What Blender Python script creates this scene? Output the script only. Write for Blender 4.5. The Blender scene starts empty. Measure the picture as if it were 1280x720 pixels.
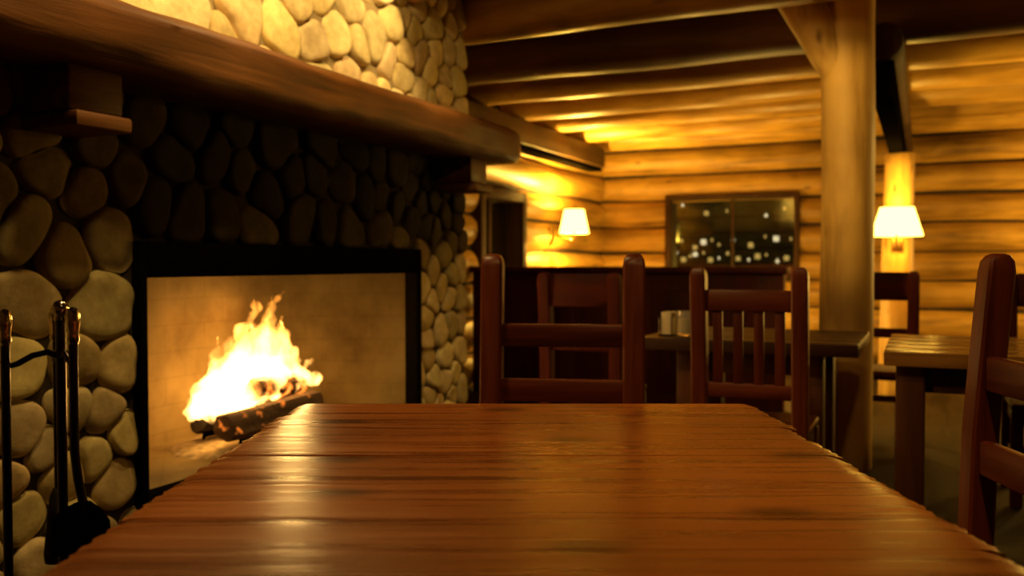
import bpy, bmesh, math, random
from mathutils import Vector, Matrix, noise
random.seed(7)
S = bpy.context.scene
COL = S.collection
R = math.radians
TH = R(25)                      # the dining table stands turned 25 degrees to the room

# ------------------------------------------------------------------ helpers
def tag(o, label=None, cat=None, group=None, kind=None):
    if label: o['label'] = label
    if cat: o['category'] = cat
    if group: o['group'] = group
    if kind: o['kind'] = kind
    return o
def empty(name, loc, rz=0):
    o = bpy.data.objects.new(name, None); COL.objects.link(o)
    o.location = loc; o.rotation_euler = (0, 0, rz); o.empty_display_size = .1
    return o
def link(name, bm, mat, parent=None, smooth=True, ang=40):
    bmesh.ops.recalc_face_normals(bm, faces=bm.faces)
    me = bpy.data.meshes.new(name); bm.to_mesh(me); bm.free()
    me.materials.append(mat)
    for p in me.polygons: p.use_smooth = smooth
    if smooth:
        try: me.set_sharp_from_angle(angle=R(ang))
        except Exception: pass
    o = bpy.data.objects.new(name, me); COL.objects.link(o)
    if parent: o.parent = parent
    return o
def struct(name, bm, mat, parent=None, **k):
    o = link(name, bm, mat, parent, **k); o['kind'] = 'structure'; return o
def copy_tree(o, parent=None):
    c = o.copy(); COL.objects.link(c)
    if parent: c.parent = parent
    for ch in list(o.children): copy_tree(ch, c)
    return c
def box(bm, c, s, bev=.004, rot=None, seg=2):
    M = Matrix.Translation(c)
    if rot is not None: M = M @ rot
    M = M @ Matrix.Diagonal((s[0], s[1], s[2], 1))
    g = bmesh.ops.create_cube(bm, size=1, matrix=M)
    if bev:
        es = set()
        for v in g['verts']: es.update(v.link_edges)
        bmesh.ops.bevel(bm, geom=list(es), offset=bev, segments=seg, affect='EDGES', profile=.5)
def rings(bm, rs, cap=True):
    prev = None; n = len(rs[0]); first = None
    for ring in rs:
        vs = [bm.verts.new(p) for p in ring]
        if prev:
            for i in range(n):
                bm.faces.new((prev[i], prev[(i+1) % n], vs[(i+1) % n], vs[i]))
        else: first = vs
        prev = vs
    if cap:
        bm.faces.new(first[::-1]); bm.faces.new(prev)
def log(bm, p0, p1, r, seg=16, n=14, wob=.012, seed=0, taper=0):
    p0 = Vector(p0); p1 = Vector(p1); ax = (p1-p0); L = ax.length; ax.normalize()
    up = Vector((0,0,1)) if abs(ax.z) < .9 else Vector((0,1,0))
    u = ax.cross(up).normalized(); v = ax.cross(u)
    rs = []
    ts = [0, .006/L*2] + [i/n for i in range(1, n)] + [1-.006/L*2, 1]
    for k, t in enumerate(ts):
        e = .93 if k in (0, len(ts)-1) else 1
        c = p0 + ax*(L*t) + u*(noise.noise((t*L*.7, seed*3.1, 1))*wob*1.5) + v*(noise.noise((t*L*.7, seed*3.1, 9))*wob*1.5)
        ring = []
        for i in range(seg):
            a = 2*math.pi*i/seg
            rr = (r*(1-taper*t) + noise.noise((math.cos(a)*1.2, math.sin(a)*1.2+seed*5.7, t*L*1.3))*wob)*e
            ring.append(c + u*(math.cos(a)*rr) + v*(math.sin(a)*rr))
        rs.append(ring)
    rings(bm, rs)
def tube(bm, pts, r, seg=10, closed=False):
    pts = [Vector(p) for p in pts]; rs = []
    u = None
    for i, p in enumerate(pts):
        a = pts[max(i-1, 0)]; b = pts[min(i+1, len(pts)-1)]
        if closed: a = pts[i-1]; b = pts[(i+1) % len(pts)]
        t = (b-a).normalized()
        if u is None:
            u = t.cross(Vector((0,0,1)) if abs(t.z) < .9 else Vector((1,0,0))).normalized()
        else:
            u = (u - t*u.dot(t)).normalized()
        v = t.cross(u)
        rr = r[i] if isinstance(r, (list, tuple)) else r
        rs.append([p + u*math.cos(2*math.pi*k/seg)*rr + v*math.sin(2*math.pi*k/seg)*rr for k in range(seg)])
    if closed: rs.append(rs[0]); rings(bm, rs, cap=False); bmesh.ops.remove_doubles(bm, verts=bm.verts, dist=1e-5)
    else: rings(bm, rs)
def lathe(bm, prof, c=(0,0,0), seg=28, cap=True):
    c = Vector(c)
    rings(bm, [[c + Vector((r*math.cos(2*math.pi*k/seg), r*math.sin(2*math.pi*k/seg), z)) for k in range(seg)] for r, z in prof], cap)
def lay(x, d, z=0):             # floor layout turned like the dining table
    return Vector((x*math.cos(TH) - d*math.sin(TH), x*math.sin(TH) + d*math.cos(TH), z))

# ------------------------------------------------------------------ materials
def mat_new(name):
    m = bpy.data.materials.new(name); m.use_nodes = True
    nt = m.node_tree; return m, nt, nt.nodes['Principled BSDF']
def ramp(nt, stops):
    r = nt.nodes.new('ShaderNodeValToRGB'); el = r.color_ramp.elements
    while len(el) < len(stops): el.new(.5)
    for e, (p, c) in zip(el, stops):
        e.position = p; e.color = (*c, 1) if len(c) == 3 else c
    return r
def wood(name, dark, mid, light, axis='X', rough=.45, bump=.25, cross=16, along=1.0, attr=None, coat=0, spec=.5, knots=True, knot_scale=(2.2, 6), knot_r=(.04, .13), rvar=(-.1, .15), flat=False):
    m, nt, b = mat_new(name); L = nt.links.new
    tc = nt.nodes.new('ShaderNodeTexCoord'); mp = nt.nodes.new('ShaderNodeMapping')
    sc = {'X': (along, cross, cross), 'Y': (cross, along, cross), 'Z': (cross, cross, along)}[axis]
    mp.inputs['Scale'].default_value = sc
    L(tc.outputs['Object'], mp.inputs['Vector'])
    n1 = nt.nodes.new('ShaderNodeTexNoise'); n1.inputs['Scale'].default_value = 1; n1.inputs['Detail'].default_value = 8; n1.inputs['Roughness'].default_value = .62
    n1.inputs['Distortion'].default_value = .6
    L(mp.outputs['Vector'], n1.inputs['Vector'])
    r1 = ramp(nt, [(.28, dark), (.5, mid), (.75, light)])
    L(n1.outputs['Fac'], r1.inputs['Fac'])
    n2 = nt.nodes.new('ShaderNodeTexNoise'); n2.inputs['Scale'].default_value = 1.7; n2.inputs['Detail'].default_value = 3
    L(tc.outputs['Object'], n2.inputs['Vector'])
    r2 = ramp(nt, [(.3, (.6, .56, .52)), (.7, (1.12, 1.1, 1.05))])
    L(n2.outputs['Fac'], r2.inputs['Fac'])
    mx = nt.nodes.new('ShaderNodeMix'); mx.data_type = 'RGBA'; mx.blend_type = 'MULTIPLY'; mx.inputs['Factor'].default_value = 1
    L(r1.outputs['Color'], mx.inputs['A']); L(r2.outputs['Color'], mx.inputs['B'])
    out = mx.outputs['Result']
    if knots:
        mp2 = nt.nodes.new('ShaderNodeMapping'); ka, kc = knot_scale
        mp2.inputs['Scale'].default_value = {'X': (ka, kc, kc), 'Y': (kc, ka, kc), 'Z': (kc, kc, ka)}[axis]
        L(tc.outputs['Object'], mp2.inputs['Vector'])
        vo = nt.nodes.new('ShaderNodeTexVoronoi'); vo.inputs['Scale'].default_value = 1
        if flat: vo.voronoi_dimensions = '2D'
        L(mp2.outputs['Vector'], vo.inputs['Vector'])
        r3 = ramp(nt, [(knot_r[0], (.26, .21, .17)), (knot_r[1], (1, 1, 1))])
        L(vo.outputs['Distance'], r3.inputs['Fac'])
        mk = nt.nodes.new('ShaderNodeMix'); mk.data_type = 'RGBA'; mk.blend_type = 'MULTIPLY'; mk.inputs['Factor'].default_value = .85
        L(out, mk.inputs['A']); L(r3.outputs['Color'], mk.inputs['B']); out = mk.outputs['Result']
    if attr:
        at = nt.nodes.new('ShaderNodeAttribute'); at.attribute_name = attr
        m2 = nt.nodes.new('ShaderNodeMix'); m2.data_type = 'RGBA'; m2.blend_type = 'MULTIPLY'; m2.inputs['Factor'].default_value = 1
        L(out, m2.inputs['A']); L(at.outputs['Color'], m2.inputs['B']); out = m2.outputs['Result']
    L(out, b.inputs['Base Color'])
    rr = nt.nodes.new('ShaderNodeMapRange'); rr.inputs['From Min'].default_value = .25; rr.inputs['From Max'].default_value = .75; rr.inputs['To Min'].default_value = max(.05, rough+rvar[0]); rr.inputs['To Max'].default_value = rough+rvar[1]
    L(n1.outputs['Fac'], rr.inputs['Value']); L(rr.outputs['Result'], b.inputs['Roughness'])
    bp = nt.nodes.new('ShaderNodeBump'); bp.inputs['Strength'].default_value = bump; bp.inputs['Distance'].default_value = .01
    L(n1.outputs['Fac'], bp.inputs['Height']); L(bp.outputs['Normal'], b.inputs['Normal'])
    b.inputs['Coat Weight'].default_value = coat; b.inputs['Coat Roughness'].default_value = .2
    b.inputs['Specular IOR Level'].default_value = spec
    return m
def plain(name, c, rough=.5, metal=0, noise_amt=.25, scale=20, bump=.1, spec=.5):
    m, nt, b = mat_new(name); L = nt.links.new
    tc = nt.nodes.new('ShaderNodeTexCoord'); n = nt.nodes.new('ShaderNodeTexNoise'); n.inputs['Scale'].default_value = scale; n.inputs['Detail'].default_value = 5
    L(tc.outputs['Object'], n.inputs['Vector'])
    r = ramp(nt, [(.3, tuple(v*(1-noise_amt) for v in c)), (.7, tuple(min(1, v*(1+noise_amt)) for v in c))])
    L(n.outputs['Fac'], r.inputs['Fac']); L(r.outputs['Color'], b.inputs['Base Color'])
    b.inputs['Roughness'].default_value = rough; b.inputs['Metallic'].default_value = metal; b.inputs['Specular IOR Level'].default_value = spec
    bp = nt.nodes.new('ShaderNodeBump'); bp.inputs['Strength'].default_value = bump; bp.inputs['Distance'].default_value = .005
    L(n.outputs['Fac'], bp.inputs['Height']); L(bp.outputs['Normal'], b.inputs['Normal'])
    return m
def emit(name, c, s):
    m, nt, b = mat_new(name)
    b.inputs['Base Color'].default_value = (*c, 1); b.inputs['Emission Color'].default_value = (*c, 1); b.inputs['Emission Strength'].default_value = s
    b.inputs['Roughness'].default_value = .8
    return m

HON = ((.17,.082,.011), (.50,.28,.044), (.68,.41,.08))
M_logX = wood('honey_log_across', *HON, axis='X', rough=.45, cross=9)
M_logY = wood('honey_log_along', *HON, axis='Y', rough=.45, cross=9)
M_logZ = wood('honey_log_upright', (.32,.17,.034), (.60,.36,.085), (.72,.46,.13), axis='Z', rough=.5, cross=9, spec=.3)
M_joist = wood('joist_log', (.26,.13,.017), (.55,.31,.048), (.70,.42,.08), axis='X', rough=.38, cross=9, bump=.4)
M_beamD = wood('dark_beam_wood', (.06,.027,.007), (.17,.08,.018), (.24,.115,.028), axis='X', rough=.5, cross=9)
M_beamY = wood('dark_beam_wood_along', (.02,.009,.003), (.05,.023,.006), (.08,.04,.01), axis='Y', rough=.7, cross=9, spec=.1)
M_beamM = wood('brown_beam_wood_along', (.035,.016,.004), (.085,.042,.009), (.13,.07,.015), axis='Y', rough=.6, cross=9, spec=.2)
M_mantel = wood('mantel_wood', (.05,.016,.002), (.135,.046,.006), (.22,.080,.011), axis='Y', rough=.5, cross=16, bump=.55, spec=.3)
M_ceil = wood('ceiling_boards', (.02,.009,.003), (.05,.024,.006), (.08,.04,.01), axis='X', rough=.8, cross=7, spec=.1)
M_table = wood('table_planks', (.11,.026,.005), (.305,.085,.012), (.44,.145,.021), axis='X', rough=.27, cross=44, along=1.6, bump=.15, attr='tint', spec=.36, knot_scale=(1.9, 4.0), knot_r=(.05, .14), rvar=(-.09, .15), flat=True)
M_tleg = wood('table_leg_wood', (.05,.014,.004), (.12,.038,.010), (.18,.062,.016), axis='Z', rough=.5, spec=.3)
M_table2 = wood('shining_table_wood', (.22,.095,.02), (.40,.19,.042), (.52,.26,.06), axis='X', rough=.24, bump=.02)
M_table3 = wood('dark_side_table_wood', (.02,.006,.002), (.05,.016,.005), (.08,.028,.008), axis='X', rough=.42, bump=.05, spec=.3)
RED = ((.045,.007,.002), (.155,.026,.006), (.24,.048,.010))
M_chZ = wood('red_chair_wood_upright', *RED, axis='Z', rough=.36, cross=18, bump=.18)
M_chX = wood('red_chair_wood_across', *RED, axis='X', rough=.36, cross=18, bump=.18)
DRED = ((.03,.004,.002), (.09,.013,.004), (.14,.022,.006))
M_dcZ = wood('dark_red_chair_wood_upright', *DRED, axis='Z', rough=.6, cross=18, bump=.15, spec=.15)
M_dcX = wood('dark_red_chair_wood_across', *DRED, axis='X', rough=.6, cross=18, bump=.15, spec=.15)
M_half = wood('dark_panel_wood', (.035,.005,.002), (.08,.012,.004), (.115,.02,.006), axis='Z', rough=.6, spec=.2)
M_case = wood('window_casing_wood', (.025,.009,.003), (.055,.022,.006), (.08,.035,.009), axis='Z', rough=.6, spec=.2)
M_floor = wood('floor_boards', (.014,.009,.003), (.04,.024,.007), (.068,.042,.014), axis='Y', rough=.75, cross=10, spec=.08)
M_black = plain('black_iron', (.06,.048,.036), rough=.25, metal=1, scale=40, bump=.03)
M_bright = plain('polished_handle_metal', (.62,.52,.36), rough=.12, metal=1, scale=40, noise_amt=.1, bump=.01)
M_steel = plain('black_painted_steel', (.004,.003,.002), rough=1, scale=30, spec=0)
M_chink = plain('dark_chinking', (.03,.015,.005), rough=.95)
M_char = plain('charred_bark', (.02,.013,.009), rough=.9, scale=25, noise_amt=.7, bump=1)
M_ash = plain('grey_ash', (.26,.195,.10), rough=1, scale=30, noise_amt=.5, bump=1)
M_wallp = plain('plain_wall_boards', (.12,.06,.018), rough=.7, scale=4)
M_snow = plain('dark_terrace_boards', (.10,.09,.04), rough=.9, scale=3, noise_amt=.6)
M_white = plain('cream_paper', (.7,.58,.36), rough=.6, noise_amt=.06)
M_brass = plain('aged_brass', (.35,.2,.06), rough=.35, metal=1)
M_shade = emit('glowing_lampshade', (1, .62, .08), 10)
M_bulb = emit('lamp_bulb', (1, .75, .4), 8)
M_dot = emit('reflection_bulb', (1, .84, .48), 1.3)  # small added lights standing in for reflections in the pane
M_dotY = emit('amber_reflection_bulb', (1, .66, .16), .7)

# mortar: darker below the mantel, pale above it
M_mortar, nt, b = mat_new('fireplace_mortar'); L = nt.links.new
tc = nt.nodes.new('ShaderNodeTexCoord'); sp = nt.nodes.new('ShaderNodeSeparateXYZ'); L(tc.outputs['Object'], sp.inputs['Vector'])
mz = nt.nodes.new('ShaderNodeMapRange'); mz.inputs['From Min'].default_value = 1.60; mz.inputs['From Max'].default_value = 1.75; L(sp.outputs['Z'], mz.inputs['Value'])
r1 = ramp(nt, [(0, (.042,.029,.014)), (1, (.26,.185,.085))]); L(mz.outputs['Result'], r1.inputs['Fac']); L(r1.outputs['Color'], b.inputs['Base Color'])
n1 = nt.nodes.new('ShaderNodeTexNoise'); n1.inputs['Scale'].default_value = 45; L(tc.outputs['Object'], n1.inputs['Vector'])
bp = nt.nodes.new('ShaderNodeBump'); bp.inputs['Strength'].default_value = .6; bp.inputs['Distance'].default_value = .005; L(n1.outputs['Fac'], bp.inputs['Height']); L(bp.outputs['Normal'], b.inputs['Normal'])
b.inputs['Roughness'].default_value = 1; b.inputs['Specular IOR Level'].default_value = .05

# stone
M_stone, nt, b = mat_new('river_stone'); L = nt.links.new
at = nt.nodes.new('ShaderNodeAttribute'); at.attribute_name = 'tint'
tc = nt.nodes.new('ShaderNodeTexCoord')
n1 = nt.nodes.new('ShaderNodeTexNoise'); n1.inputs['Scale'].default_value = 14; n1.inputs['Detail'].default_value = 8; n1.inputs['Roughness'].default_value = .65
L(tc.outputs['Object'], n1.inputs['Vector'])
r1 = ramp(nt, [(.3, (.62,.57,.48)), (.7, (1.1,1.08,1.02))]); L(n1.outputs['Fac'], r1.inputs['Fac'])
mx = nt.nodes.new('ShaderNodeMix'); mx.data_type = 'RGBA'; mx.blend_type = 'MULTIPLY'; mx.inputs['Factor'].default_value = 1
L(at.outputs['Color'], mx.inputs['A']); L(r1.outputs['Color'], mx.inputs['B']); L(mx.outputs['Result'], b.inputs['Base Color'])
b.inputs['Roughness'].default_value = .75; b.inputs['Specular IOR Level'].default_value = .08
bp = nt.nodes.new('ShaderNodeBump'); bp.inputs['Strength'].default_value = .4; bp.inputs['Distance'].default_value = .01
L(n1.outputs['Fac'], bp.inputs['Height']); L(bp.outputs['Normal'], b.inputs['Normal'])

# firebrick, sooty towards the top
M_brick, nt, b = mat_new('firebrick'); L = nt.links.new
tc = nt.nodes.new('ShaderNodeTexCoord'); sp = nt.nodes.new('ShaderNodeSeparateXYZ'); L(tc.outputs['Object'], sp.inputs['Vector'])
ad = nt.nodes.new('ShaderNodeMath'); ad.operation = 'ADD'; L(sp.outputs['X'], ad.inputs[0]); L(sp.outputs['Y'], ad.inputs[1])
cb = nt.nodes.new('ShaderNodeCombineXYZ'); L(ad.outputs['Value'], cb.inputs['X']); L(sp.outputs['Z'], cb.inputs['Y'])
bk = nt.nodes.new('ShaderNodeTexBrick'); bk.inputs['Scale'].default_value = 1; bk.inputs['Brick Width'].default_value = .23; bk.inputs['Row Height'].default_value = .115; bk.inputs['Mortar Size'].default_value = .005; bk.inputs['Mortar Smooth'].default_value = 1
bk.inputs['Color1'].default_value = (.165,.118,.048,1); bk.inputs['Color2'].default_value = (.155,.11,.044,1); bk.inputs['Mortar'].default_value = (.135,.096,.038,1)
L(cb.outputs['Vector'], bk.inputs['Vector'])
n1 = nt.nodes.new('ShaderNodeTexNoise'); n1.inputs['Scale'].default_value = 2.6; n1.inputs['Detail'].default_value = 6; n1.inputs['Roughness'].default_value = .6; L(tc.outputs['Object'], n1.inputs['Vector'])
r1 = ramp(nt, [(.30, (.42,.37,.31)), (.6, (1,1,1))]); L(n1.outputs['Fac'], r1.inputs['Fac'])
mx = nt.nodes.new('ShaderNodeMix'); mx.data_type = 'RGBA'; mx.blend_type = 'MULTIPLY'; mx.inputs['Factor'].default_value = 1
L(bk.outputs['Color'], mx.inputs['A']); L(r1.outputs['Color'], mx.inputs['B'])
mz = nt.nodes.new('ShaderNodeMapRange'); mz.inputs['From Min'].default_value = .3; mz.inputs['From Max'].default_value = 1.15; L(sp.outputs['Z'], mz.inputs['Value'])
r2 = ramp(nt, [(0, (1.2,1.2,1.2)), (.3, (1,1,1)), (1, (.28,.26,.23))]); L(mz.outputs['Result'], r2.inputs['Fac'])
m2 = nt.nodes.new('ShaderNodeMix'); m2.data_type = 'RGBA'; m2.blend_type = 'MULTIPLY'; m2.inputs['Factor'].default_value = 1
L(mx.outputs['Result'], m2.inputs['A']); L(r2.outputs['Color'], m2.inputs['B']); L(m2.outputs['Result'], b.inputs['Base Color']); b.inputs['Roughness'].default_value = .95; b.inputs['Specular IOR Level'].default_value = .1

# glass pane
M_pane = bpy.data.materials.new('dark_window_glass'); M_pane.use_nodes = True; nt = M_pane.node_tree; nt.nodes.clear(); L = nt.links.new
o_ = nt.nodes.new('ShaderNodeOutputMaterial'); t_ = nt.nodes.new('ShaderNodeBsdfTransparent'); g_ = nt.nodes.new('ShaderNodeBsdfGlossy'); g_.inputs['Roughness'].default_value = .06; g_.inputs['Color'].default_value = (.9, .95, .6, 1)
x_ = nt.nodes.new('ShaderNodeMixShader'); x_.inputs['Fac'].default_value = .28
L(t_.outputs[0], x_.inputs[1]); L(g_.outputs[0], x_.inputs[2]); L(x_.outputs[0], o_.inputs['Surface'])
M_glass, nt, b = mat_new('clear_glass')
b.inputs['Base Color'].default_value = (.95,.93,.85,1); b.inputs['Transmission Weight'].default_value = .85; b.inputs['Roughness'].default_value = .1

# flame volume
M_fire = bpy.data.materials.new('flame_glow'); M_fire.use_nodes = True; nt = M_fire.node_tree; nt.nodes.clear(); L = nt.links.new
o_ = nt.nodes.new('ShaderNodeOutputMaterial'); e_ = nt.nodes.new('ShaderNodeEmission')
tc = nt.nodes.new('ShaderNodeTexCoord'); mp = nt.nodes.new('ShaderNodeMapping'); mp.inputs['Scale'].default_value = (14,14,6); L(tc.outputs['Object'], mp.inputs['Vector'])
n1 = nt.nodes.new('ShaderNodeTexNoise'); n1.inputs['Scale'].default_value = 1; n1.inputs['Detail'].default_value = 3; n1.inputs['Distortion'].default_value = .8; L(mp.outputs['Vector'], n1.inputs['Vector'])
mr = nt.nodes.new('ShaderNodeMapRange'); mr.inputs['From Min'].default_value = .38; mr.inputs['From Max'].default_value = .62; mr.inputs['To Min'].default_value = 12; mr.inputs['To Max'].default_value = 130
L(n1.outputs['Fac'], mr.inputs['Value'])
sp = nt.nodes.new('ShaderNodeSeparateXYZ'); L(tc.outputs['Object'], sp.inputs['Vector'])
hr = ramp(nt, [(.0, (1,.50,.12)), (.45, (1,.46,.095)), (1, (1,.32,.03))])
hs = ramp(nt, [(.0, (1.3,)*3), (.55, (1,)*3), (1, (.30,)*3)])
mz = nt.nodes.new('ShaderNodeMapRange'); mz.inputs['From Min'].default_value = 0; mz.inputs['From Max'].default_value = .64; L(sp.outputs['Z'], mz.inputs['Value']); L(mz.outputs['Result'], hr.inputs['Fac']); L(mz.outputs['Result'], hs.inputs['Fac'])
ml = nt.nodes.new('ShaderNodeMath'); ml.operation = 'MULTIPLY'; L(mr.outputs['Result'], ml.inputs[0]); L(hs.outputs['Color'], ml.inputs[1])
L(hr.outputs['Color'], e_.inputs['Color']); L(ml.outputs['Value'], e_.inputs['Strength']); L(e_.outputs[0], o_.inputs['Volume'])

# ember log
def ember(name, lo, s):
    m, nt, b = mat_new(name); L = nt.links.new
    tc = nt.nodes.new('ShaderNodeTexCoord'); n1 = nt.nodes.new('ShaderNodeTexNoise'); n1.inputs['Scale'].default_value = 16; n1.inputs['Detail'].default_value = 5; L(tc.outputs['Object'], n1.inputs['Vector'])
    r1 = ramp(nt, [(lo, (0,0,0)), (lo+.12, (1,.22,.02)), (lo+.25, (1,.5,.1))]); L(n1.outputs['Fac'], r1.inputs['Fac']); L(r1.outputs['Color'], b.inputs['Emission Color']); b.inputs['Emission Strength'].default_value = s
    b.inputs['Base Color'].default_value = (.08,.04,.018,1); b.inputs['Roughness'].default_value = .95
    bp = nt.nodes.new('ShaderNodeBump'); bp.inputs['Strength'].default_value = 1; bp.inputs['Distance'].default_value = .012; L(n1.outputs['Fac'], bp.inputs['Height']); L(bp.outputs['Normal'], b.inputs['Normal'])
    return m
M_ember = ember('glowing_ember_wood', .46, 1.8)
M_ember2 = ember('charred_wood_with_embers', .57, 1.2)

# ------------------------------------------------------------------ room shell
XL, YB = -3.6, 10.15
bm = bmesh.new(); box(bm, (.2, 4.3, -.05), (8.4, 12.4, .1), 0); struct('floor', bm, M_floor)
bm = bmesh.new()
for i in range(42):
    y = -1.8 + i*.29
    box(bm, (.2, y, 2.69 + (i % 2)*.004), (8.4, .284, .05), .006)
box(bm, (.2, 4.3, 2.76), (8.4, 12.4, .06), 0)
struct('ceiling', bm, M_ceil)
WX0, WX1, WZ0, WZ1 = -2.70, -1.22, .90, 1.80
bm = bmesh.new()
for k in range(9):
    z = .15 + .3*k
    if WZ0 < z < WZ1:
        log(bm, (-3.95, YB, z), (WX0, YB, z), .161, seed=k); log(bm, (WX1, YB, z), (4.2, YB, z), .161, seed=k+30, n=24)
    else: log(bm, (-3.95, YB, z), (4.2, YB, z), .161, seed=k+60, n=30)
wb = struct('wall_back', bm, M_logX)
bm = bmesh.new()
box(bm, ((-3.9+WX0)/2, YB, 1.36), (WX0+3.9, .16, 2.72), 0); box(bm, ((4.2+WX1)/2, YB, 1.36), (4.2-WX1, .16, 2.72), 0)
box(bm, ((WX0+WX1)/2, YB, .45), (WX1-WX0, .16, .9), 0); box(bm, ((WX0+WX1)/2, YB, 2.26), (WX1-WX0, .16, .92), 0)
link('chinking', bm, M_chink, wb, smooth=False)
W2Y0, W2Y1, W2Z0, W2Z1 = 6.72, 7.68, .9, 1.74
bm = bmesh.new()
for k in range(9):
    z = .15 + .3*k
    if W2Z0 < z < W2Z1:
        log(bm, (XL, 4.3, z), (XL, W2Y0, z), .161, seed=k+90); log(bm, (XL, W2Y1, z), (XL, 10.4, z), .161, seed=k+120)
    else: log(bm, (XL, 4.3, z), (XL, 10.4, z), .161, seed=k+150, n=24)
wl = struct('wall_left', bm, M_logY)
bm = bmesh.new()
box(bm, (XL, 1.3, 1.36), (.16, 6.2, 2.72), 0)
box(bm, (XL, (4.3+W2Y0)/2, 1.36), (.16, W2Y0-4.3, 2.72), 0); box(bm, (XL, (W2Y1+10.2)/2, 1.36), (.16, 10.2-W2Y1, 2.72), 0)
box(bm, (XL, (W2Y0+W2Y1)/2, .45), (.16, W2Y1-W2Y0, .9), 0); box(bm, (XL, (W2Y0+W2Y1)/2, 2.23), (.16, W2Y1-W2Y0, .98), 0)
link('chinking', bm, M_chink, wl, smooth=False)
bm = bmesh.new(); box(bm, (4.25, 4.2, 1.36), (.12, 12, 2.72), 0); struct('wall_right', bm, M_wallp, smooth=False)
bm = bmesh.new(); box(bm, (.3, -1.75, 1.36), (8, .12, 2.72), 0); struct('wall_front', bm, M_wallp, smooth=False)

# windows
def window(name, wide, horizontal_x, a0, a1, z0, z1, fixed, mw):
    def P(a, z, sa, sz, th, off=0):
        return ((a, fixed+off, z), (sa, th, sz)) if horizontal_x else ((fixed+off, a, z), (th, sa, sz))
    bm = bmesh.new(); w = wide; am = (a0+a1)/2; zm = (z0+z1)/2
    for c, s in (P(a0+w/2, zm, w, z1-z0, .36), P(a1-w/2, zm, w, z1-z0, .36), P(am, z0+w/2, a1-a0-2*w, w, .36), P(am, z1-w/2, a1-a0-2*w, w, .36)): box(bm, c, s, .005)
    root = struct(name, bm, M_case)
    bm = bmesh.new()
    c, s = P(am, zm, mw, z1-z0-2*w, .05); box(bm, c, s, .004)
    link('mullion', bm, M_case, root)
    bm = bmesh.new(); c, s = P(am, zm, a1-a0-2*w, z1-z0-2*w, .006, -.002); box(bm, c, s, 0)
    link('pane', bm, M_pane, root, smooth=False)
    return root
window('window_1', .05, True, WX0, WX1, WZ0, 1.86, YB, .026)
window('window_2', .09, False, W2Y0, W2Y1, W2Z0, W2Z1, XL, .05)

# added night terrace: small lights on cords stand in for pane reflections
bm = bmesh.new(); box(bm, (-2.8, 13.2, -.15), (11, 5.6, .1), 0); struct('terrace_ground', bm, M_snow, smooth=False)
bm = bmesh.new()
for k in range(9): box(bm, (-3.4, 14.6, .15+.26*k), (10, .06, .22), .01)
struct('added_terrace_wall', bm, M_snow)  # added wall, lit so the panes show a dim yellowish tint
for i, x in enumerate((-4.75, .05)):
    bm = bmesh.new(); log(bm, (x, 12.0, -.1), (x, 12.0, 2.6), .05, n=5, wob=.003)
    tag(link('terrace_post', bm, M_logZ), ['slim wooden post outside, left of the dark back window', 'slim wooden post outside, right of the dark back window'][i], 'post')
for si, (zl, zr, sag, bl, yy, lab) in enumerate((
    (2.22, 1.86, .22, ((.36,.02),(.43,.03),(.49,.018),(.60,.022),(.65,.02)), 12.0, 'highest string of added lights standing in for window reflections'),
    (1.50, 1.70, .20, ((.345,.018),(.36,.024),(.40,.03),(.425,.036),(.45,.018),(.47,.02),(.51,.026),(.56,.034),(.60,.016),(.63,.036),(.67,.018)), 11.94, 'middle string of added lights standing in for window reflections'),
    (1.44, 1.28, .16, ((.34,.016),(.36,.034),(.38,.02),(.395,.03),(.42,.018),(.44,.034),(.465,.016),(.49,.024),(.52,.030),(.55,.018),(.575,.036),(.60,.016),(.63,.024),(.655,.034),(.69,.018)), 12.06, 'lowest string of added lights standing in for window reflections'))):
    rt = tag(empty('reflection_lights', (-2.35, yy, (zl+zr)/2)), lab, 'reflection lights')
    def cp(t): return Vector(((t-.5)*4.66, 0, (zr-zl)*(t-.5) - sag*4*t*(1-t) + .05*math.sin(t*71+si*2)*min(1, 6*t, 6*(1-t))))
    bm = bmesh.new(); tube(bm, [cp(i/90) for i in range(91)], .005, 6); link('cord', bm, M_steel, rt)
    for k, (t, r) in enumerate(bl):
        p = cp(t)
        bm = bmesh.new()
        if r > .028: box(bm, p+Vector((0,0,-.02-r)), (r*1.8, r*1.8, r*2.0), r*.25)
        else: lathe(bm, [(.006, 0), (.010, -.010), (r*.75, -.012-r*.35), (r, -.012-r), (r*.75, -.012-r*1.65), (r*.2, -.012-r*2)], p, 14)
        link('reflection_glint' if r > .028 else 'bulb', bm, M_dot if k % 3 == 0 else M_dotY, rt)

# ------------------------------------------------------------------ beams, joists, posts
JL = 'honey coloured round log joist crossing under the board ceiling'
JZ = 2.50
for i, y in enumerate((3.72, 4.55, 6.42, 7.2, 7.98, 8.76, 9.54)):
    bm = bmesh.new(); log(bm, (-2.3 if y < 4.45 else -3.42, y, JZ), (4.15, y, JZ), .15, seg=20, seed=200+i, n=30, wob=.010)
    tag(link('ceiling_joist', bm, M_joist), JL, 'joist', 'log joists under the ceiling')
bm = bmesh.new(); log(bm, (-3.42, 5.55, 2.49), (4.15, 5.55, 2.49), .16, seg=20, seed=260, n=26)
tag(link('ceiling_beam', bm, M_beamD), 'thickest, darkest log beam crossing the ceiling above the chairs', 'beam')
# squared dark beam along the left wall
bm = bmesh.new(); box(bm, (-3.30, 6.92, 2.24), (.20, 4.76, .21), .012)
lb = tag(link('support_beam', bm, M_beamM), 'squared dark beam along the left log wall behind the fireplace', 'beam')
bm = bmesh.new(); box(bm, (-3.30, 6.92, 2.115), (.15, 4.7, .05), .004); link('dark_strip', bm, M_steel, lb)  # black strip along the beam's underside
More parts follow.
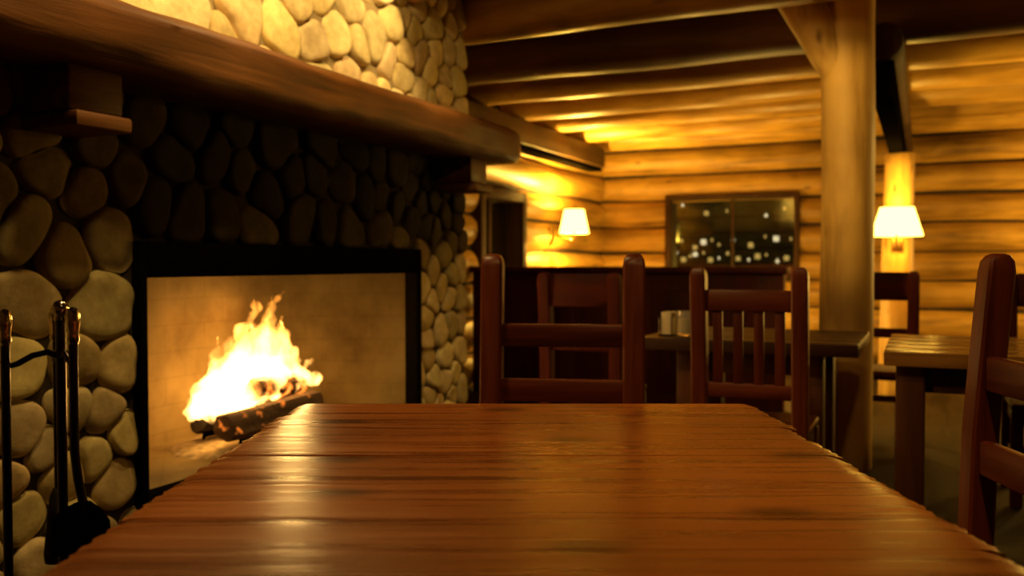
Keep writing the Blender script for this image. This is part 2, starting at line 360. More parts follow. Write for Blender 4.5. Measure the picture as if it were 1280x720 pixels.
# slim dark beam running back from the tall post over the lamp post
bm = bmesh.new(); log(bm, (-.20, 5.06, 2.245), (-.20, 9.95, 2.245), .10, seed=297, n=22, wob=.005)
rb_ = tag(link('support_beam', bm, M_beamY), 'slim dark log beam running back from the tall post, black strip underneath', 'beam')
bm = bmesh.new(); box(bm, (-.20, 7.5, 2.05), (.105, 4.8, .20), .004); link('dark_strip', bm, M_steel, rb_)

rt = tag(empty('log_post', (-.36, 4.91, 0)), 'tall peeled log post with a curved brace, between the tables', 'post')
bm = bmesh.new(); log(bm, (0,0,0), (0,0,2.66), .135, seg=22, seed=401, n=16, wob=.008, taper=.03); link('shaft', bm, M_logZ, rt)
bm = bmesh.new()
pts = [Vector((-.03,-.03,2.0)), Vector((-.08,-.05,2.12)), Vector((-.16,-.08,2.30)), Vector((-.27,-.12,2.5)), Vector((-.36,-.15,2.65))]
tube(bm, pts, [.06,.09,.105,.11,.11], 18); link('brace', bm, M_logZ, rt)
bm = bmesh.new(); log(bm, (0,0,0), (0,0,1.945), .128, seg=24, seed=431, n=16, wob=.008, taper=.12)
pz = link('log_post', bm, M_logZ); pz.location = (-.18, 7.64, 0)
tag(pz, 'brightly lit log post carrying the wider wall lamp', 'post')

# dark low partition
bm = bmesh.new(); box(bm, (-2.16, 6.6, .5), (2.52, .10, 1.0), .006)
for i in range(8): box(bm, (-3.25+i*.312, 6.545, .48), (.25, .02, .78), .008)
hw = struct('wall_middle', bm, M_half)
bm = bmesh.new(); box(bm, (-2.15, 6.6, 1.025), (2.56, .20, .05), .01); link('cap_rail', bm, M_half, hw)

# ------------------------------------------------------------------ fireplace
FX = -2.35
OY0, OY1, OZ0, OZ1 = 2.08, 3.85, .27, 1.145
fp = tag(empty('fireplace', (FX, 3.0, 0)), 'large river stone fireplace with a burning fire under a thick wooden mantel', 'fireplace')
Mi = Matrix.Translation((-FX, -3.0, 0))
def fpart(name, bm, mat, **k):
    bmesh.ops.transform(bm, matrix=Mi, verts=bm.verts); return link(name, bm, mat, fp, **k)
bm = bmesh.new()
xc, xs = (-3.42+FX+.008)/2, (FX+.008+3.42)
box(bm, (xc, (.5+OY0)/2, 1.33), (xs, OY0-.5, 2.66), 0); box(bm, (xc, (OY1+4.37)/2, 1.33), (xs, 4.37-OY1, 2.66), 0)
box(bm, (xc, (OY0+OY1)/2, (OZ1+2.66)/2), (xs, OY1-OY0, 2.66-OZ1), 0); box(bm, (xc, (OY0+OY1)/2, OZ0/2), (xs, OY1-OY0, OZ0), 0)
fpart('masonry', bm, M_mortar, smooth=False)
def clip(poly, a, bb, c):
    out = []
    for i in range(len(poly)):
        p, q = poly[i], poly[(i+1) % len(poly)]
        dp, dq = a*p[0]+bb*p[1]-c, a*q[0]+bb*q[1]-c
        if dp <= 0: out.append(p)
        if (dp < 0 < dq) or (dq < 0 < dp):
            t = dp/(dp-dq); out.append((p[0]+(q[0]-p[0])*t, p[1]+(q[1]-p[1])*t))
    return out
def cent(poly):
    A = cx = cy = 0
    for i in range(len(poly)):
        x0, y0 = poly[i]; x1, y1 = poly[(i+1) % len(poly)]; k = x0*y1-x1*y0; A += k; cx += (x0+x1)*k; cy += (y0+y1)*k
    if abs(A) < 1e-9: return None, 0
    return (cx/(3*A), cy/(3*A)), abs(A)/2
def cells(seeds, rect, gap, hole=None):
    y0, y1, z0, z1 = rect; res = []
    for s in seeds:
        poly = [(y0,z0),(y1,z0),(y1,z1),(y0,z1)]
        for t in seeds:
            if t is s: continue
            dx, dy = t[0]-s[0], t[1]-s[1]; dd = math.hypot(dx, dy)
            if dd > .9 or dd < 1e-6: continue
            nx, ny = dx/dd, dy/dd
            poly = clip(poly, nx, ny, nx*(s[0]+t[0])/2+ny*(s[1]+t[1])/2-gap)
            if len(poly) < 3: break
        if len(poly) >= 3 and hole:
            hy0, hy1, hz0, hz1 = hole
            ds = [(hy0-s[0], (1,0,hy0)), (s[0]-hy1, (-1,0,-hy1)), (s[1]-hz1, (0,-1,-hz1)), (hz0-s[1], (0,1,hz0))]
            m = max(ds)
            if m[0] <= 0: poly = []
            else:
                mnx = min(p[0] for p in poly); mxx = max(p[0] for p in poly); mnz = min(p[1] for p in poly); mxz = max(p[1] for p in poly)
                if mxx > hy0 and mnx < hy1 and mxz > hz0 and mnz < hz1: poly = clip(poly, *m[1])
        res.append(poly)
    return res
def smooth01(x): x = max(0, min(1, x)); return x*x*(3-2*x)
def stones(bm, tintl, rect, zones, hole, gap=.009, gmin=.36, gmax=.68):
    y0, y1, z0, z1 = rect; seeds = []
    for (ya, yb, dy, dz, drop) in zones:
        ny = max(1, round((yb-ya)/dy)); nz = max(2, int((z1-z0)/dz)); base = []
        for j in range(nz):
            for i in range(ny):
                if random.random() < drop: continue
                base.append([ya+(i+.5+(j % 2)*.5-.25+random.uniform(-.42,.42))*(yb-ya)/ny, z0+(j+.5+random.uniform(-.42,.42))*(z1-z0)/nz])
        for _ in range(int(.35*len(base))): base.append([random.uniform(ya, yb), random.uniform(z0+.04, z1-.04)])
        for p in base:
            if hole and hole[0]-.02 < p[0] < hole[1]+.02 and hole[2]-.02 < p[1] < hole[3]+.02: continue
            if p[0] > y1-.03: p[0] = y1-.04
            if all(math.hypot(p[0]-s[0], p[1]-s[1]) > .065 for s in seeds): seeds.append(p)
    for it in range(2):
        cs = cells(seeds, rect, 0, hole); ns = []
        for s, c in zip(seeds, cs):
            if len(c) < 3: continue
            ce, A = cent(c)
            if ce: ns.append([s[0]+(ce[0]-s[0])*.4, s[1]+(ce[1]-s[1])*.4])
        seeds = ns
    for c in cells(seeds, rect, gap, hole):
        if len(c) < 3: continue
        ce, A = cent(c)
        if A < .0006: continue
        # even out the outline, then round it like a tumbled cobble
        n0 = 40; rr = []
        for k in range(n0):
            a_ = 2*math.pi*k/n0; dx, dy = math.cos(a_), math.sin(a_); best = 9
            for i in range(len(c)):
                p, q2 = c[i], c[(i+1) % len(c)]; ex, ey = q2[0]-p[0], q2[1]-p[1]
                den = dx*ey-dy*ex
                if abs(den) < 1e-12: continue
                t = ((p[0]-ce[0])*ey-(p[1]-ce[1])*ex)/den; u = ((p[0]-ce[0])*dy-(p[1]-ce[1])*dx)/den
                if t > 0 and -1e-6 <= u <= 1+1e-6: best = min(best, t)
            rr.append(best if best < 9 else math.sqrt(A/math.pi))
        for _ in range(5): rr = [min(rr[k]*1.01, .25*rr[k-1]+.5*rr[k]+.25*rr[(k+1) % n0]) for k in range(n0)]
        for _ in range(3): rr = [.25*rr[k-1]+.5*rr[k]+.25*rr[(k+1) % n0] for k in range(n0)]
        c = [(ce[0]+rr[k]*math.cos(2*math.pi*k/n0), ce[1]+rr[k]*math.sin(2*math.pi*k/n0)) for k in range(n0)]
        h = min(.042, .019+.10*math.sqrt(A)*random.uniform(.7,1.2)); ty, tz = random.uniform(-.16,.16), random.uniform(-.16,.16)
        sd = random.random()*50
        g = random.uniform(gmin, gmax); warm = random.uniform(.72,.82)
        col = (g, g*warm, g*warm*random.uniform(.42,.56))
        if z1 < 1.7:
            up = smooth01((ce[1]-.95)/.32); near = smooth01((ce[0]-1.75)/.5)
            soot_shade = 1 - up*(.58+.36*near)  # soot plus the mantel's shadow, both put into the stone colour
            col = (col[0]*soot_shade, col[1]*soot_shade*(1-.08*up), col[2]*soot_shade*(1-.15*up))
        rs = []
        for f, hh in ((1.0,-.012), (1.0,.008), (.98,h*.45), (.92,h*.75), (.80,h*.93), (.6,h*.99), (.34,h)):
            rs.append([])
            for p in c:
                a, e = (p[0]-ce[0])*f, (p[1]-ce[1])*f
                wv = 1 + noise.noise((a*12+sd, e*12, 3))*.12
                n = noise.noise((a*9+sd, e*9, hh*20))*.011 if hh > .015 else 0
                rs[-1].append(Vector((FX+hh+n+(a*ty+e*tz if hh > .015 else 0), ce[0]+a*wv, ce[1]+e*wv)))
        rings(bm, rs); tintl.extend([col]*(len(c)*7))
bm = bmesh.new(); tl = []
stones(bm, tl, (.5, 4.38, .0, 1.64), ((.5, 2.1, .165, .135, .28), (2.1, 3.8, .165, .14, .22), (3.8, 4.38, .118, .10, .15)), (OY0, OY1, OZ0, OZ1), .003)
stones(bm, tl, (.5, 4.42, 1.78, 2.68), ((.5, 3.6, .185, .155, .25), (3.6, 4.42, .145, .125, .2)), None, .003, .52, .78)
# the chimney breast narrows slightly towards the ceiling
for v in bm.verts:
    if v.co.z > 1.75 and v.co.y > 3.6: v.co.y -= (v.co.z-1.75)*.09*(v.co.y-3.6)/.85
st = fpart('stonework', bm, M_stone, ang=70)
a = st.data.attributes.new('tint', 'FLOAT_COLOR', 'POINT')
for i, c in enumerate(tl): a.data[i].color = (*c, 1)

# firebox lining with rounded back corners
bm = bmesh.new()
pl = [(-2.30,OY0+.002)]
for t in range(15):
    u = t/14; pl.append((-2.56-.40*math.sin(math.pi*u)**.36 if 0 < u < 1 else -2.56, 2.16+(OY1-.08-2.16)*u))
pl.append((-2.30,OY1-.002))
vf = [bm.verts.new((x,y,.3)) for x, y in pl]; vt = [bm.verts.new((x,y,1.14)) for x, y in pl]
for i in range(len(pl)-1): bm.faces.new((vf[i],vf[i+1],vt[i+1],vt[i]))
bm.faces.new(vf); bm.faces.new(vt[::-1])
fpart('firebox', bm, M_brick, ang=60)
bm = bmesh.new()
ym = (OY0+OY1)/2
box(bm, (-2.335, OY0+.014, (OZ0+OZ1)/2), (.07, .028, OZ1-OZ0), .003); box(bm, (-2.335, OY1-.025, (OZ0+OZ1)/2), (.07, .05, OZ1-OZ0), .003)
box(bm, (-2.335, ym-.011, 1.085), (.07, OY1-OY0-.078, .12), .003); box(bm, (-2.335, ym-.011, .288), (.07, OY1-OY0-.078, .036), .003)
fpart('steel_surround', bm, M_steel)

# mantel: a single heavy hewn timber, slightly uneven along its length
bm = bmesh.new(); rs = []; prof = []
x0, x1, z0, z1 = -2.40, -2.03, 1.625, 1.82; q = .06
for (cx, cz, a0) in ((x1-q, z1-q, 0), (x0+q, z1-q, 90), (x0+q, z0+q, 180), (x1-q, z0+q, 270)):
    for k in range(6): prof.append((cx+q*math.cos(R(a0+18*k)), cz+q*math.sin(R(a0+18*k))))
NM = 120
for i in range(NM+1):
    y = .4 + i*(4.53-.4)/NM; sh = {0:.84, NM:.84, 1:.94, NM-1:.94, 2:.98, NM-2:.98}.get(i, 1); mx_, mz_ = (x0+x1)/2, (z0+z1)/2
    rs.append([Vector((mx_+(p[0]-mx_)*sh+noise.noise((y*1.1, k*.2, 2))*.010+noise.noise((y*5, k*.5, 4))*.008, y, mz_+(p[1]-mz_)*sh+noise.noise((y*1.1, k*.2, 7))*.009+noise.noise((y*5, k*.5, 11))*.007)) for k, p in enumerate(prof)])
rings(bm, rs); fpart('mantel', bm, M_mantel, ang=50)
for y in (1.78, 4.16):
    bm = bmesh.new()
    box(bm, (-2.255, y, 1.562), (.25, .185, .13), .012); box(bm, (-2.238, y, 1.472), (.284, .19, .045), .010)
    fpart('corbel', bm, M_mantel)

# grate, logs, flames, ash
FC = Vector((-2.65, 3.01, .3))
rt = tag(empty('fire_grate', FC), 'black iron grate under the burning logs in the fireplace', 'grate')
bm = bmesh.new()
for k in range(5): tube(bm, [(.13, -.18+.09*k, .07), (.12, -.18+.09*k, .055), (-.125, -.18+.09*k, .055), (-.14, -.18+.09*k, .07)], .008, 8)
link('bars', bm, M_steel, rt)
for sx in (-.1, .1):
    bm = bmesh.new(); tube(bm, [(sx, -.2, .001), (sx, -.2, .045), (sx, .2, .045), (sx, .2, .001)], .01, 8); link('foot_rail', bm, M_steel, rt)
for i, (p0, p1, r, m, lab) in enumerate((
    ((.11,-.31,.112), (.11,.26,.135), .056, M_ember2, 'front charred log with glowing embers on the fire grate'),
    ((-.08,-.26,.115), (-.06,.28,.12), .052, M_char, 'back blackened log on the fire grate, behind the flames'),
    ((.05,-.06,.228), (-.01,.32,.215), .048, M_ember, 'topmost burning log lying across the other two in the fire'))):
    bm = bmesh.new(); log(bm, p0, p1, r, seg=14, n=10, wob=.028, seed=500+i)
    o = link('firewood_log', bm, m); o.location = FC; tag(o, lab, 'log')
bm = bmesh.new(); rs = []
for f, z in ((1,.001),(.94,.012),(.75,.024),(.45,.032),(.1,.034)):
    rs.append([Vector((.26*f*math.cos(2*math.pi*k/28)*(1+.15*noise.noise((k*.6,1,f))), .42*f*math.sin(2*math.pi*k/28)*(1+.15*noise.noise((k*.6,5,f))), z+(.006*noise.noise((k*.9,f*7,2)) if z > .005 else 0))) for k in range(28)])
rings(bm, rs); ao = link('ash_bed', bm, M_ash); ao.location = FC
tag(ao, 'low heap of grey ash on the firebox floor under the grate', 'ash', kind='stuff')
bm = bmesh.new()
def tongue(by, bx, z0, h, rad, lean, ph):
    rs = []; N = 14
    for i in range(N+1):
        t = i/N
        rr = rad*((1-t)**.75)*(.72+.42*math.sin(math.pi*min(1, t*1.5+.1))) + .003
        cy = by + lean*t*t + .028*math.sin(t*7+ph)*t; cx = bx + .02*math.sin(t*6+ph*2)*t
        z = z0 + h*t
        rs.append([Vector((cx+rr*.7*math.cos(2*math.pi*k/12), cy+rr*math.sin(2*math.pi*k/12)*(1+.12*math.sin(3*k+ph)), z)) for k in range(12)])
    rings(bm, rs)
for a_ in ((0,-.04,.18,.35,.20,.10,.3), (-.16,-.03,.15,.30,.16,.07,1.1), (-.25,-.01,.14,.21,.115,.05,2), (.15,-.05,.19,.28,.15,.08,.8), (.27,-.03,.19,.19,.115,.03,2.6),
          (.06,-.05,.22,.43,.10,.11,1.9), (.14,-.06,.27,.38,.09,.12,.2), (-.08,-.03,.26,.30,.085,.12,3.1), (-.31,.01,.14,.15,.07,-.01,1), (.36,.0,.19,.13,.07,.03,.4), (-.22,-.02,.22,.25,.07,.03,4), (.24,-.05,.24,.27,.075,.05,5.2), (.0,-.05,.36,.26,.06,.06,2.2), (-.15,.0,.32,.2,.045,.1,.7), (.2,-.04,.38,.17,.045,.06,3.6)):
    tongue(*a_)
fl_ = link('flames', bm, M_fire); fl_.location = FC
tag(fl_, 'bright yellow flames rising from the logs in the fireplace', 'fire')
md = fl_.modifiers.new('merge', 'REMESH'); md.mode = 'VOXEL'; md.voxel_size = .010
tx = bpy.data.textures.new('flame_wisps', 'CLOUDS'); tx.noise_scale = .07; tx.noise_depth = 3
md = fl_.modifiers.new('wisps', 'DISPLACE'); md.texture = tx; md.strength = .09; md.mid_level = .5

# ------------------------------------------------------------------ fireplace tools
TP = Vector((-1.954, 1.516, 0))
st = tag(empty('fire_tool_stand', TP, TH), 'black iron fire tool stand with hooked arms beside the fireplace', 'tool stand')
bm = bmesh.new(); lathe(bm, [(.13,0), (.13,.012), (.11,.022), (.03,.03), (.018,.05)], seg=32); link('base', bm, M_black, st)
bm = bmesh.new(); tube(bm, [(0,0,.03), (0,0,.93)], .012, 12); link('pole', bm, M_black, st)
bm = bmesh.new(); lathe(bm, [(.006,.925), (.016,.93), (.013,.94), (.019,.95), (.020,.962), (.014,.975), (.004,.98)]); link('knob', bm, M_bright, st)
for arm in ([(0,0,.835), (-.03,-.005,.85), (-.065,-.01,.842), (-.10,-.014,.822), (-.122,-.02,.815), (-.134,-.024,.832)],
            [(0,0,.835), (.02,-.02,.85), (.04,-.035,.83), (.05,-.042,.822), (.056,-.048,.836)],
            [(0,0,.835), (-.02,.02,.85), (-.036,.04,.83), (-.042,.05,.822), (-.045,.056,.836)]):
    bm = bmesh.new(); tube(bm, arm, .008, 10); link('hook_arm', bm, M_black, st)
def tool(name, label, lx, ly, z0):
    p = TP + Matrix.Rotation(TH, 4, 'Z') @ Vector((lx, ly, 0)); return tag(empty(name, (p.x, p.y, z0), TH), label, 'fire tool')
def handle(rt, z):
    bm = bmesh.new(); lathe(bm, [(.011,z-.05),(.015,z-.04),(.013,z-.025),(.016,z),(.017,z+.02),(.013,z+.034),(.004,z+.04)], seg=18); link('handle', bm, M_bright, rt)
pk = tool('fire_poker', 'black fire poker hanging on the far left of the tool stand', -.120, -.034, .15)
bm = bmesh.new(); tube(bm, [(0,0,0), (0,0,.06), (0,0,.76)], [.002,.011,.011], 10); link('rod', bm, M_black, pk)
bm = bmesh.new(); tube(bm, [(0,0,.09), (.022,0,.075), (.034,0,.045)], [.007,.006,.002], 8); link('barb', bm, M_black, pk)
handle(pk, .77)
sv = tool('fire_shovel', 'black fire shovel with a flat pan beside the tool stand pole', .060, -.058, .36)
bm = bmesh.new(); tube(bm, [(.024,0,.10), (.008,0,.18), (0,0,.25), (0,0,.55)], .011, 10); link('rod', bm, M_black, sv)
handle(sv, .565)
bm = bmesh.new(); rs = []
for z, w, y in ((.13,.02,-.002), (.115,.05,-.004), (.09,.068,-.006), (.05,.072,-.008), (.0,.072,-.012)):
    rs.append([Vector((.028+x, y - (.022*(abs(x)/w)**4), z)) for x in [w*(-1+k/5) for k in range(11)]] + [Vector((.028+x, y+.003 - (.022*(abs(x)/w)**4), z)) for x in [w*(1-k/5) for k in range(11)]])
rings(bm, rs); link('pan', bm, M_steel, sv)
br = tool('fire_brush', 'black handled hearth brush behind the tool stand pole', -.046, .066, .30)
bm = bmesh.new(); tube(bm, [(0,0,.18), (0,0,.60)], .009, 10); link('rod', bm, M_black, br)
handle(br, .62)
bm = bmesh.new(); lathe(bm, [(.034,0), (.036,.02), (.026,.12), (.02,.17), (.012,.19)], seg=18); link('bristles', bm, M_char, br)

# ------------------------------------------------------------------ dining table in front
def plank_table(loc, rz, W, edges, strong, label, mat, z=.75, th=.05, rag=.006):
    rt = tag(empty('dining_table', loc, rz), label, 'table')
    bm = bmesh.new(); tl = []; n = len(edges)-1; Ld = edges[-1]-edges[0]
    for j in range(n):
        ya, yb = edges[j]+.0001, edges[j+1]-.0001; dz = random.uniform(-.0002,.0002)
        eL, eR = random.uniform(-rag,rag), random.uniform(-rag,rag); g = random.uniform(.88,1.08)
        NX, NY = 60, 24; grid = []; fr = .05; bk_ = .42 if j in strong else .08
        for iy in range(NY+1):
            y = ya+(yb-ya)*iy/NY; row = []
            a = -W/2+eL+noise.noise((y*60, j*1.7, 3))*rag; b_ = W/2+eR+noise.noise((y*60, j*1.7, 8))*rag
            for ix in range(NX+1):
                x = a+(b_-a)*ix/NX
                back = NY-iy; ex = min(ix, NX-ix)
                wv = .8+.8*noise.noise((x*4, j*4, 1))
                drop = fr*{0:.0026, 1:.0008}.get(iy, 0) + bk_*wv*{0:.0020, 1:.0013, 2:.0007, 3:.0003, 4:.0001}.get(back, 0) + (.006+.004*noise.noise((y*70, j, 4)) if ex == 0 else .0010 if ex == 1 else 0)
                zz = z+dz-max(0,drop)+noise.noise((x*1.0+j*9, y*9, j))*.0006+noise.noise((x*2.0+j*5, y*44, j))*.00028
                row.append(bm.verts.new((x, y, zz))); tl.append(g)
            grid.append(row)
        for iy in range(NY):
            for ix in range(NX): bm.faces.new((grid[iy][ix], grid[iy][ix+1], grid[iy+1][ix+1], grid[iy+1][ix]))
        loop = grid[0] + [r_[-1] for r_ in grid[1:]] + grid[-1][-2::-1] + [r_[0] for r_ in grid[-2:0:-1]]
        low = []
        for v in loop: low.append(bm.verts.new((v.co.x*.992, v.co.y, z-th))); tl.append(g*.8)
        for i in range(len(loop)): bm.faces.new((loop[i], low[i], low[(i+1) % len(loop)], loop[(i+1) % len(loop)]))
        bm.faces.new(low)
    top = link('tabletop', bm, mat, rt, ang=60)
    a = top.data.attributes.new('tint', 'FLOAT_COLOR', 'POINT')
    for i, g in enumerate(tl): a.data[i].color = (g, g, g, 1)
    for sx in (-1,1):
        for sy in (-1,1):
            bm = bmesh.new(); box(bm, (sx*(W/2-.12), sy*(Ld/2-.12), (z-th)/2), (.09,.09,z-th), .01); link('leg', bm, M_tleg, rt)
        bm = bmesh.new(); box(bm, (sx*(W/2-.12), 0, z-th-.05), (.03, Ld-.33, .1), .004); link('apron', bm, M_tleg, rt)
        bm = bmesh.new(); box(bm, (0, sx*(Ld/2-.12), z-th-.05), (W-.33, .03, .1), .004); link('apron', bm, M_tleg, rt)
    return rt
plank_table(lay(.03, 1.31), TH, 1.045, [-.70,-.57,-.45,-.33,-.21,-.03,.157,.28,.41,.55,.70], (3, 5), 'large rustic plank table with ragged ends filling the foreground', M_table)
def simple_table(x0, x1, y0, y1, label, mat, inset=.09, iny=.09):
    W, D = x1-x0, y1-y0
    rt = tag(empty('dining_table', ((x0+x1)/2, (y0+y1)/2, 0)), label, 'table')
    bm = bmesh.new()
    for k in range(5): box(bm, (0, -D/2+D/5*(k+.5), .725), (W, D/5-.0006, .05), .002)
    link('tabletop', bm, mat, rt)
    for sx in (-1,1):
        for sy in (-1,1):
            bm = bmesh.new(); box(bm, (sx*(W/2-inset), sy*(D/2-iny), .35), (.10,.10,.70), .012); link('leg', bm, M_tleg, rt)
        bm = bmesh.new(); box(bm, (sx*(W/2-inset), 0, .65), (.03, D-2*iny-.1, .1), .004); link('apron', bm, M_tleg, rt)
        bm = bmesh.new(); box(bm, (0, sx*(D/2-iny), .65), (W-2*inset-.1, .03, .1), .004); link('apron', bm, M_tleg, rt)
simple_table(-1.12, -.225, 3.70, 4.50, 'dark wooden table in front of the tall post, holding condiments', M_table3, .19, .16)
simple_table(-.125, 1.0, 3.47, 4.40, 'wooden table with a shining top, right of the tall post', M_table2)

# ------------------------------------------------------------------ chairs (front faces local -Y)
def make_chair(label, kind, w=.46, MZ=None, MX=None, ph=1.10, pq=.031):
    MZ = MZ or M_chZ; MX = MX or M_chX
    rt = tag(empty('dining_chair', (0,0,0)), label, 'chair'); h = w/2
    bm = bmesh.new()
    box(bm, (0,-.01,.44), (w-.02, .43, .035), .012, seg=3); link('seat', bm, MX, rt)
    for s in (-1,1):
        bm = bmesh.new()      # squared back post, raked slightly, softly rounded top
        rs = []
        for z, y, q in ((0,.235,.026), (.44,.205,pq-.001), (.75,.215,pq), (ph-.10,.235,pq), (ph-.035,.241,pq), (ph-.015,.242,pq*.90), (ph-.004,.243,pq*.66), (ph,.243,pq*.36)):
            c = Vector((s*(h-.033), y, z)); k = q*.80
            rs.append([c+Vector(p) for p in ((q,-k,0),(q,k,0),(k,q,0),(-k,q,0),(-q,k,0),(-q,-k,0),(-k,-q,0),(k,-q,0))])
        rings(bm, rs); link('back_post', bm, MZ, rt, ang=35)
        bm = bmesh.new(); box(bm, (s*(h-.035), -.19, .212), (.05,.05,.424), .008); link('leg', bm, MZ, rt)
        bm = bmesh.new(); box(bm, (s*(h-.034), .01, .20), (.026,.37,.04), .005); link('stretcher', bm, MX, rt)
        bm = bmesh.new(); box(bm, (s*(h-.034), .01, .39), (.024,.37,.06), .005); link('seat_rail', bm, MX, rt)
    bm = bmesh.new(); box(bm, (0, -.19, .39), (w-.12,.024,.06), .005); link('seat_rail', bm, MX, rt)
    bm = bmesh.new(); box(bm, (0, -.19, .25), (w-.12,.024,.04), .005); link('stretcher', bm, MX, rt)
    def rail(z, hh, y, t=.028):
        bm = bmesh.new(); box(bm, (0, y, z), (w-.115, t, hh), .007); link('back_rail', bm, MX, rt)
    if kind == 'ladder': rail(.862,.066,.223); rail(.702,.066,.213)
    elif kind == 'slat':
        rail(.935,.08,.23); rail(.60,.055,.21)
        for k in range(4):
            bm = bmesh.new(); x = (k-1.5)*(w-.13)/4
            box(bm, (x, .22, .762), (.036,.016,.29), .004, rot=Matrix.Rotation(R(-3), 4, 'X')); link('back_slat', bm, MZ, rt)
    elif kind == 'board': rail(.945,.16,.23); rail(.68,.055,.213)
    return rt
def put(o, p, rz): o.location = p; o.rotation_euler = (0,0,rz)
c1 = make_chair('red-brown ladder back chair at the far end of the foreground table', 'ladder', .48, pq=.032)
put(c1, lay(.115, 2.34), TH-R(8))
c3 = make_chair('red-brown chair cut off by the right edge, beside the foreground table', 'ladder', .46, pq=.026, ph=1.09)
put(c3, lay(.682, 1.50), TH-R(92))
c2 = make_chair('red-brown chair with upright back slats in front of the log post table', 'slat', .43, ph=1.058, pq=.029)
put(c2, (-.577, 3.52, 0), R(180))
c5 = make_chair('dark chair with a broad top board, seen through the ladder back chair', 'board', .42, M_dcZ, M_dcX, ph=1.03)
put(c5, (-1.48, 4.17, 0), R(180))
c4 = copy_tree(c5); c4['label'] = 'dark chair half hidden behind the tall log post'
put(c4, (-.22, 5.62, 0), R(180))
c6 = copy_tree(c5); c6['label'] = 'dark chair on the far side of the shining table, near the right edge'
put(c6, (.56, 4.62, 0), 0)

# ------------------------------------------------------------------ condiments on the table by the post
TT = .752
sh = tag(empty('napkin_holder', (-1.03, 3.87, TT)), 'small cream napkin stack in a wire holder, left of the candle glass', 'napkin holder')
bm = bmesh.new(); box(bm, (0,0,.055), (.045,.09,.10), .004); link('napkins', bm, M_white, sh)
for sx in (-.028,.028):
    bm = bmesh.new(); tube(bm, [(sx,-.05,.002),(sx,-.05,.08),(sx,0,.10),(sx,.05,.08),(sx,.05,.002)], .003, 8); link('wire_side', bm, M_black, sh)
bm = bmesh.new(); box(bm, (0,0,.003), (.06,.11,.006), .001); link('base', bm, M_black, sh)
cg = tag(empty('candle_glass', (-.95, 3.86, TT)), 'short candle glass beside the napkins on the table near the post', 'candle')
bm = bmesh.new(); lathe(bm, [(.034,0),(.04,.01),(.042,.11),(.039,.11),(.037,.014),(.005,.012)]); link('glass', bm, M_glass, cg)
bm = bmesh.new(); lathe(bm, [(.03,.016),(.032,.02),(.032,.075),(.028,.078),(.004,.078)]); link('wax', bm, M_white, cg)

# ------------------------------------------------------------------ wall lamps
def sconce(p, wall_dir, rb, rtp, h, label, e_up, e_dn):
    rt = tag(empty('wall_lamp', p), label, 'lamp'); d = Vector(wall_dir)
    bm = bmesh.new(); lathe(bm, [(rb,-h/2),(rtp,h/2),(rtp-.004,h/2),(rb-.004,-h/2)], seg=36, cap=False); link('shade', bm, M_shade, rt)
    bm = bmesh.new(); lathe(bm, [(.006,-.07),(.014,-.06),(.014,-.02),(.028,.01),(.03,.035),(.02,.058),(.004,.065)], seg=18); link('bulb', bm, M_bulb, rt)
    bm = bmesh.new(); tube(bm, [Vector((0,0,-.06)), Vector((0,0,-.15)), d*.06+Vector((0,0,-.19)), d*.14+Vector((0,0,-.18)), d+Vector((0,0,-.14))], .009, 10); link('arm', bm, M_brass, rt)
    bm = bmesh.new(); box(bm, d*1.0+Vector((0,0,-.14)), (.03 if abs(d.x) > abs(d.y) else .09, .09 if abs(d.x) > abs(d.y) else .03, .16), .006); link('backplate', bm, M_brass, rt)
    for e, dz in ((e_up, h/2-.022), (e_dn, -h/2+.03)):
        ld = bpy.data.lights.new('lamp_glow', 'POINT'); ld.energy = e; ld.color = (1,.60,.09); ld.shadow_soft_size = .02
        lo = bpy.data.objects.new('lamp_glow', ld); COL.objects.link(lo); lo.location = Vector(p)+Vector((0,0,dz))
sconce((-.18, 7.28, 1.39), (0,.24,0), .185, .12, .215, 'wide glowing lampshade on the lit log post, right of the tall post', 30, 9)
sconce((-3.2, 8.35, 1.50), (-.25,0,0), .15, .10, .24, 'smaller glowing lampshade on the left log wall behind the fireplace', 240, 200)

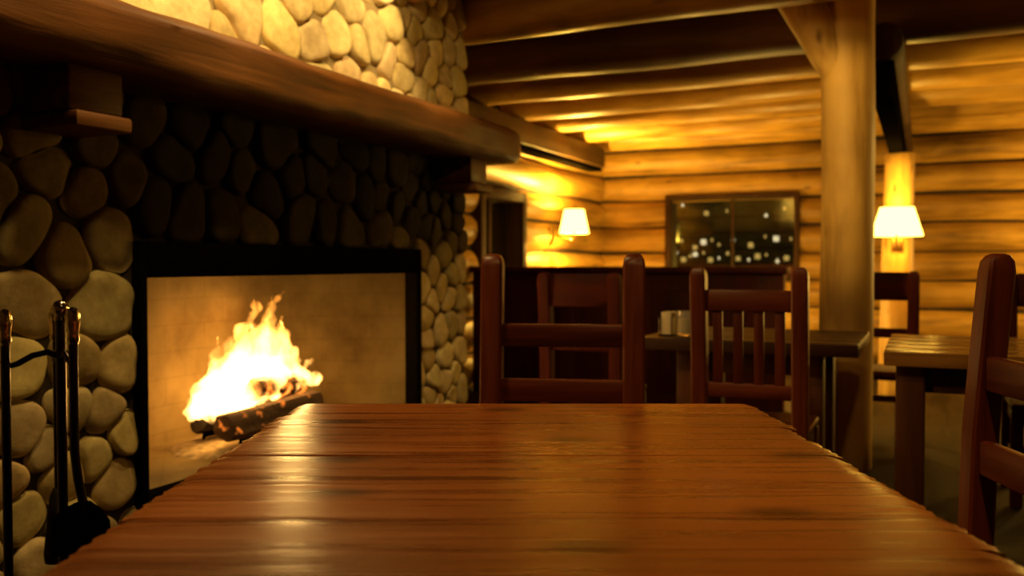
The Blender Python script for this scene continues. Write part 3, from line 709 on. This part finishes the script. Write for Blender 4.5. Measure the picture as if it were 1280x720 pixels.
# ------------------------------------------------------------------ lights
def spot(p, tgt, e, ang=110, blend=.7, col=(1,.66,.27), size=.06):
    ld = bpy.data.lights.new('downlight_or_fill', 'SPOT'); ld.energy = e; ld.spot_size = R(ang); ld.spot_blend = blend; ld.color = col; ld.shadow_soft_size = size
    o = bpy.data.objects.new('downlight_or_fill', ld); COL.objects.link(o); o.location = p
    o.rotation_euler = (Vector(tgt)-Vector(p)).to_track_quat('-Z', 'Y').to_euler()
def point(p, e, col=(1,.60,.11), size=.05):
    ld = bpy.data.lights.new('glow', 'POINT'); ld.energy = e; ld.color = col; ld.shadow_soft_size = size
    o = bpy.data.objects.new('glow', ld); COL.objects.link(o); o.location = p
point((-1.62, 1.80, 2.45), 50, (1,.66,.22), .06)
spot((-1.70, 2.65, 2.62), (-2.35, 2.7, 1.9), 56, 112, col=(1,.70,.27), size=.05)
spot((-1.75, 3.5, 2.62), (-2.35, 3.7, 2.05), 50, 92, col=(1,.70,.27), size=.05)
spot((.1, .9, 2.6), (-.5, 1.5, .75), 52, 75, 1, col=(1,.57,.17))
spot((.2, 2.2, 2.6), (-.9, 4.2, .8), 26, 85, .9, col=(1,.56,.16))  # unseen fill added to brighten the chairs and partition
spot((-.75, 3.1, 2.40), (-.36, 4.91, 1.6), 85, 38, .7, col=(1,.64,.18))  # unseen spot added to brighten the tall post
point((-2.2, 8.9, .75), 50)  # unseen fill behind the partition, added for back wall and joists
point((-1.3, 7.25, .70), 75)  # second unseen fill behind the partition, lights joists from below
point((1.9, 9.3, 1.1), 90)  # added fill out of view, brightens back logs and ceiling
point((2.6, 8.9, 1.5), 100)  # added fill out of view at the right, for wall and joists
point((1.2, 6.3, 1.9), 45)  # added fill out of view, lights the nearer joists from behind
point((-2.9, 13.6, 2.2), 5, (1,.80,.28))  # unseen light added for the terrace wall behind the panes
point(FC+Vector((.04, .02, .36)), 3.5, (1,.60,.18), .06)
point(FC+Vector((.16, .06, .65)), 10.5, (1,.58,.16), .06)

w = bpy.data.worlds.new('night'); S.world = w; w.use_nodes = True
w.node_tree.nodes['Background'].inputs['Color'].default_value = (.012,.007,.0025,1); w.node_tree.nodes['Background'].inputs['Strength'].default_value = .3
S.view_settings.view_transform = 'Standard'

# ------------------------------------------------------------------ camera
cd = bpy.data.cameras.new('camera'); cam = bpy.data.objects.new('camera', cd); COL.objects.link(cam)
cam.location = (0, 0, 1.07); cam.rotation_euler = (R(90-1.56), 0, TH)
cd.sensor_width = 36; cd.lens = 30.94; cd.clip_start = .02
cd.dof.use_dof = True; cd.dof.focus_distance = 1.7; cd.dof.aperture_fstop = 3.4
S.camera = cam
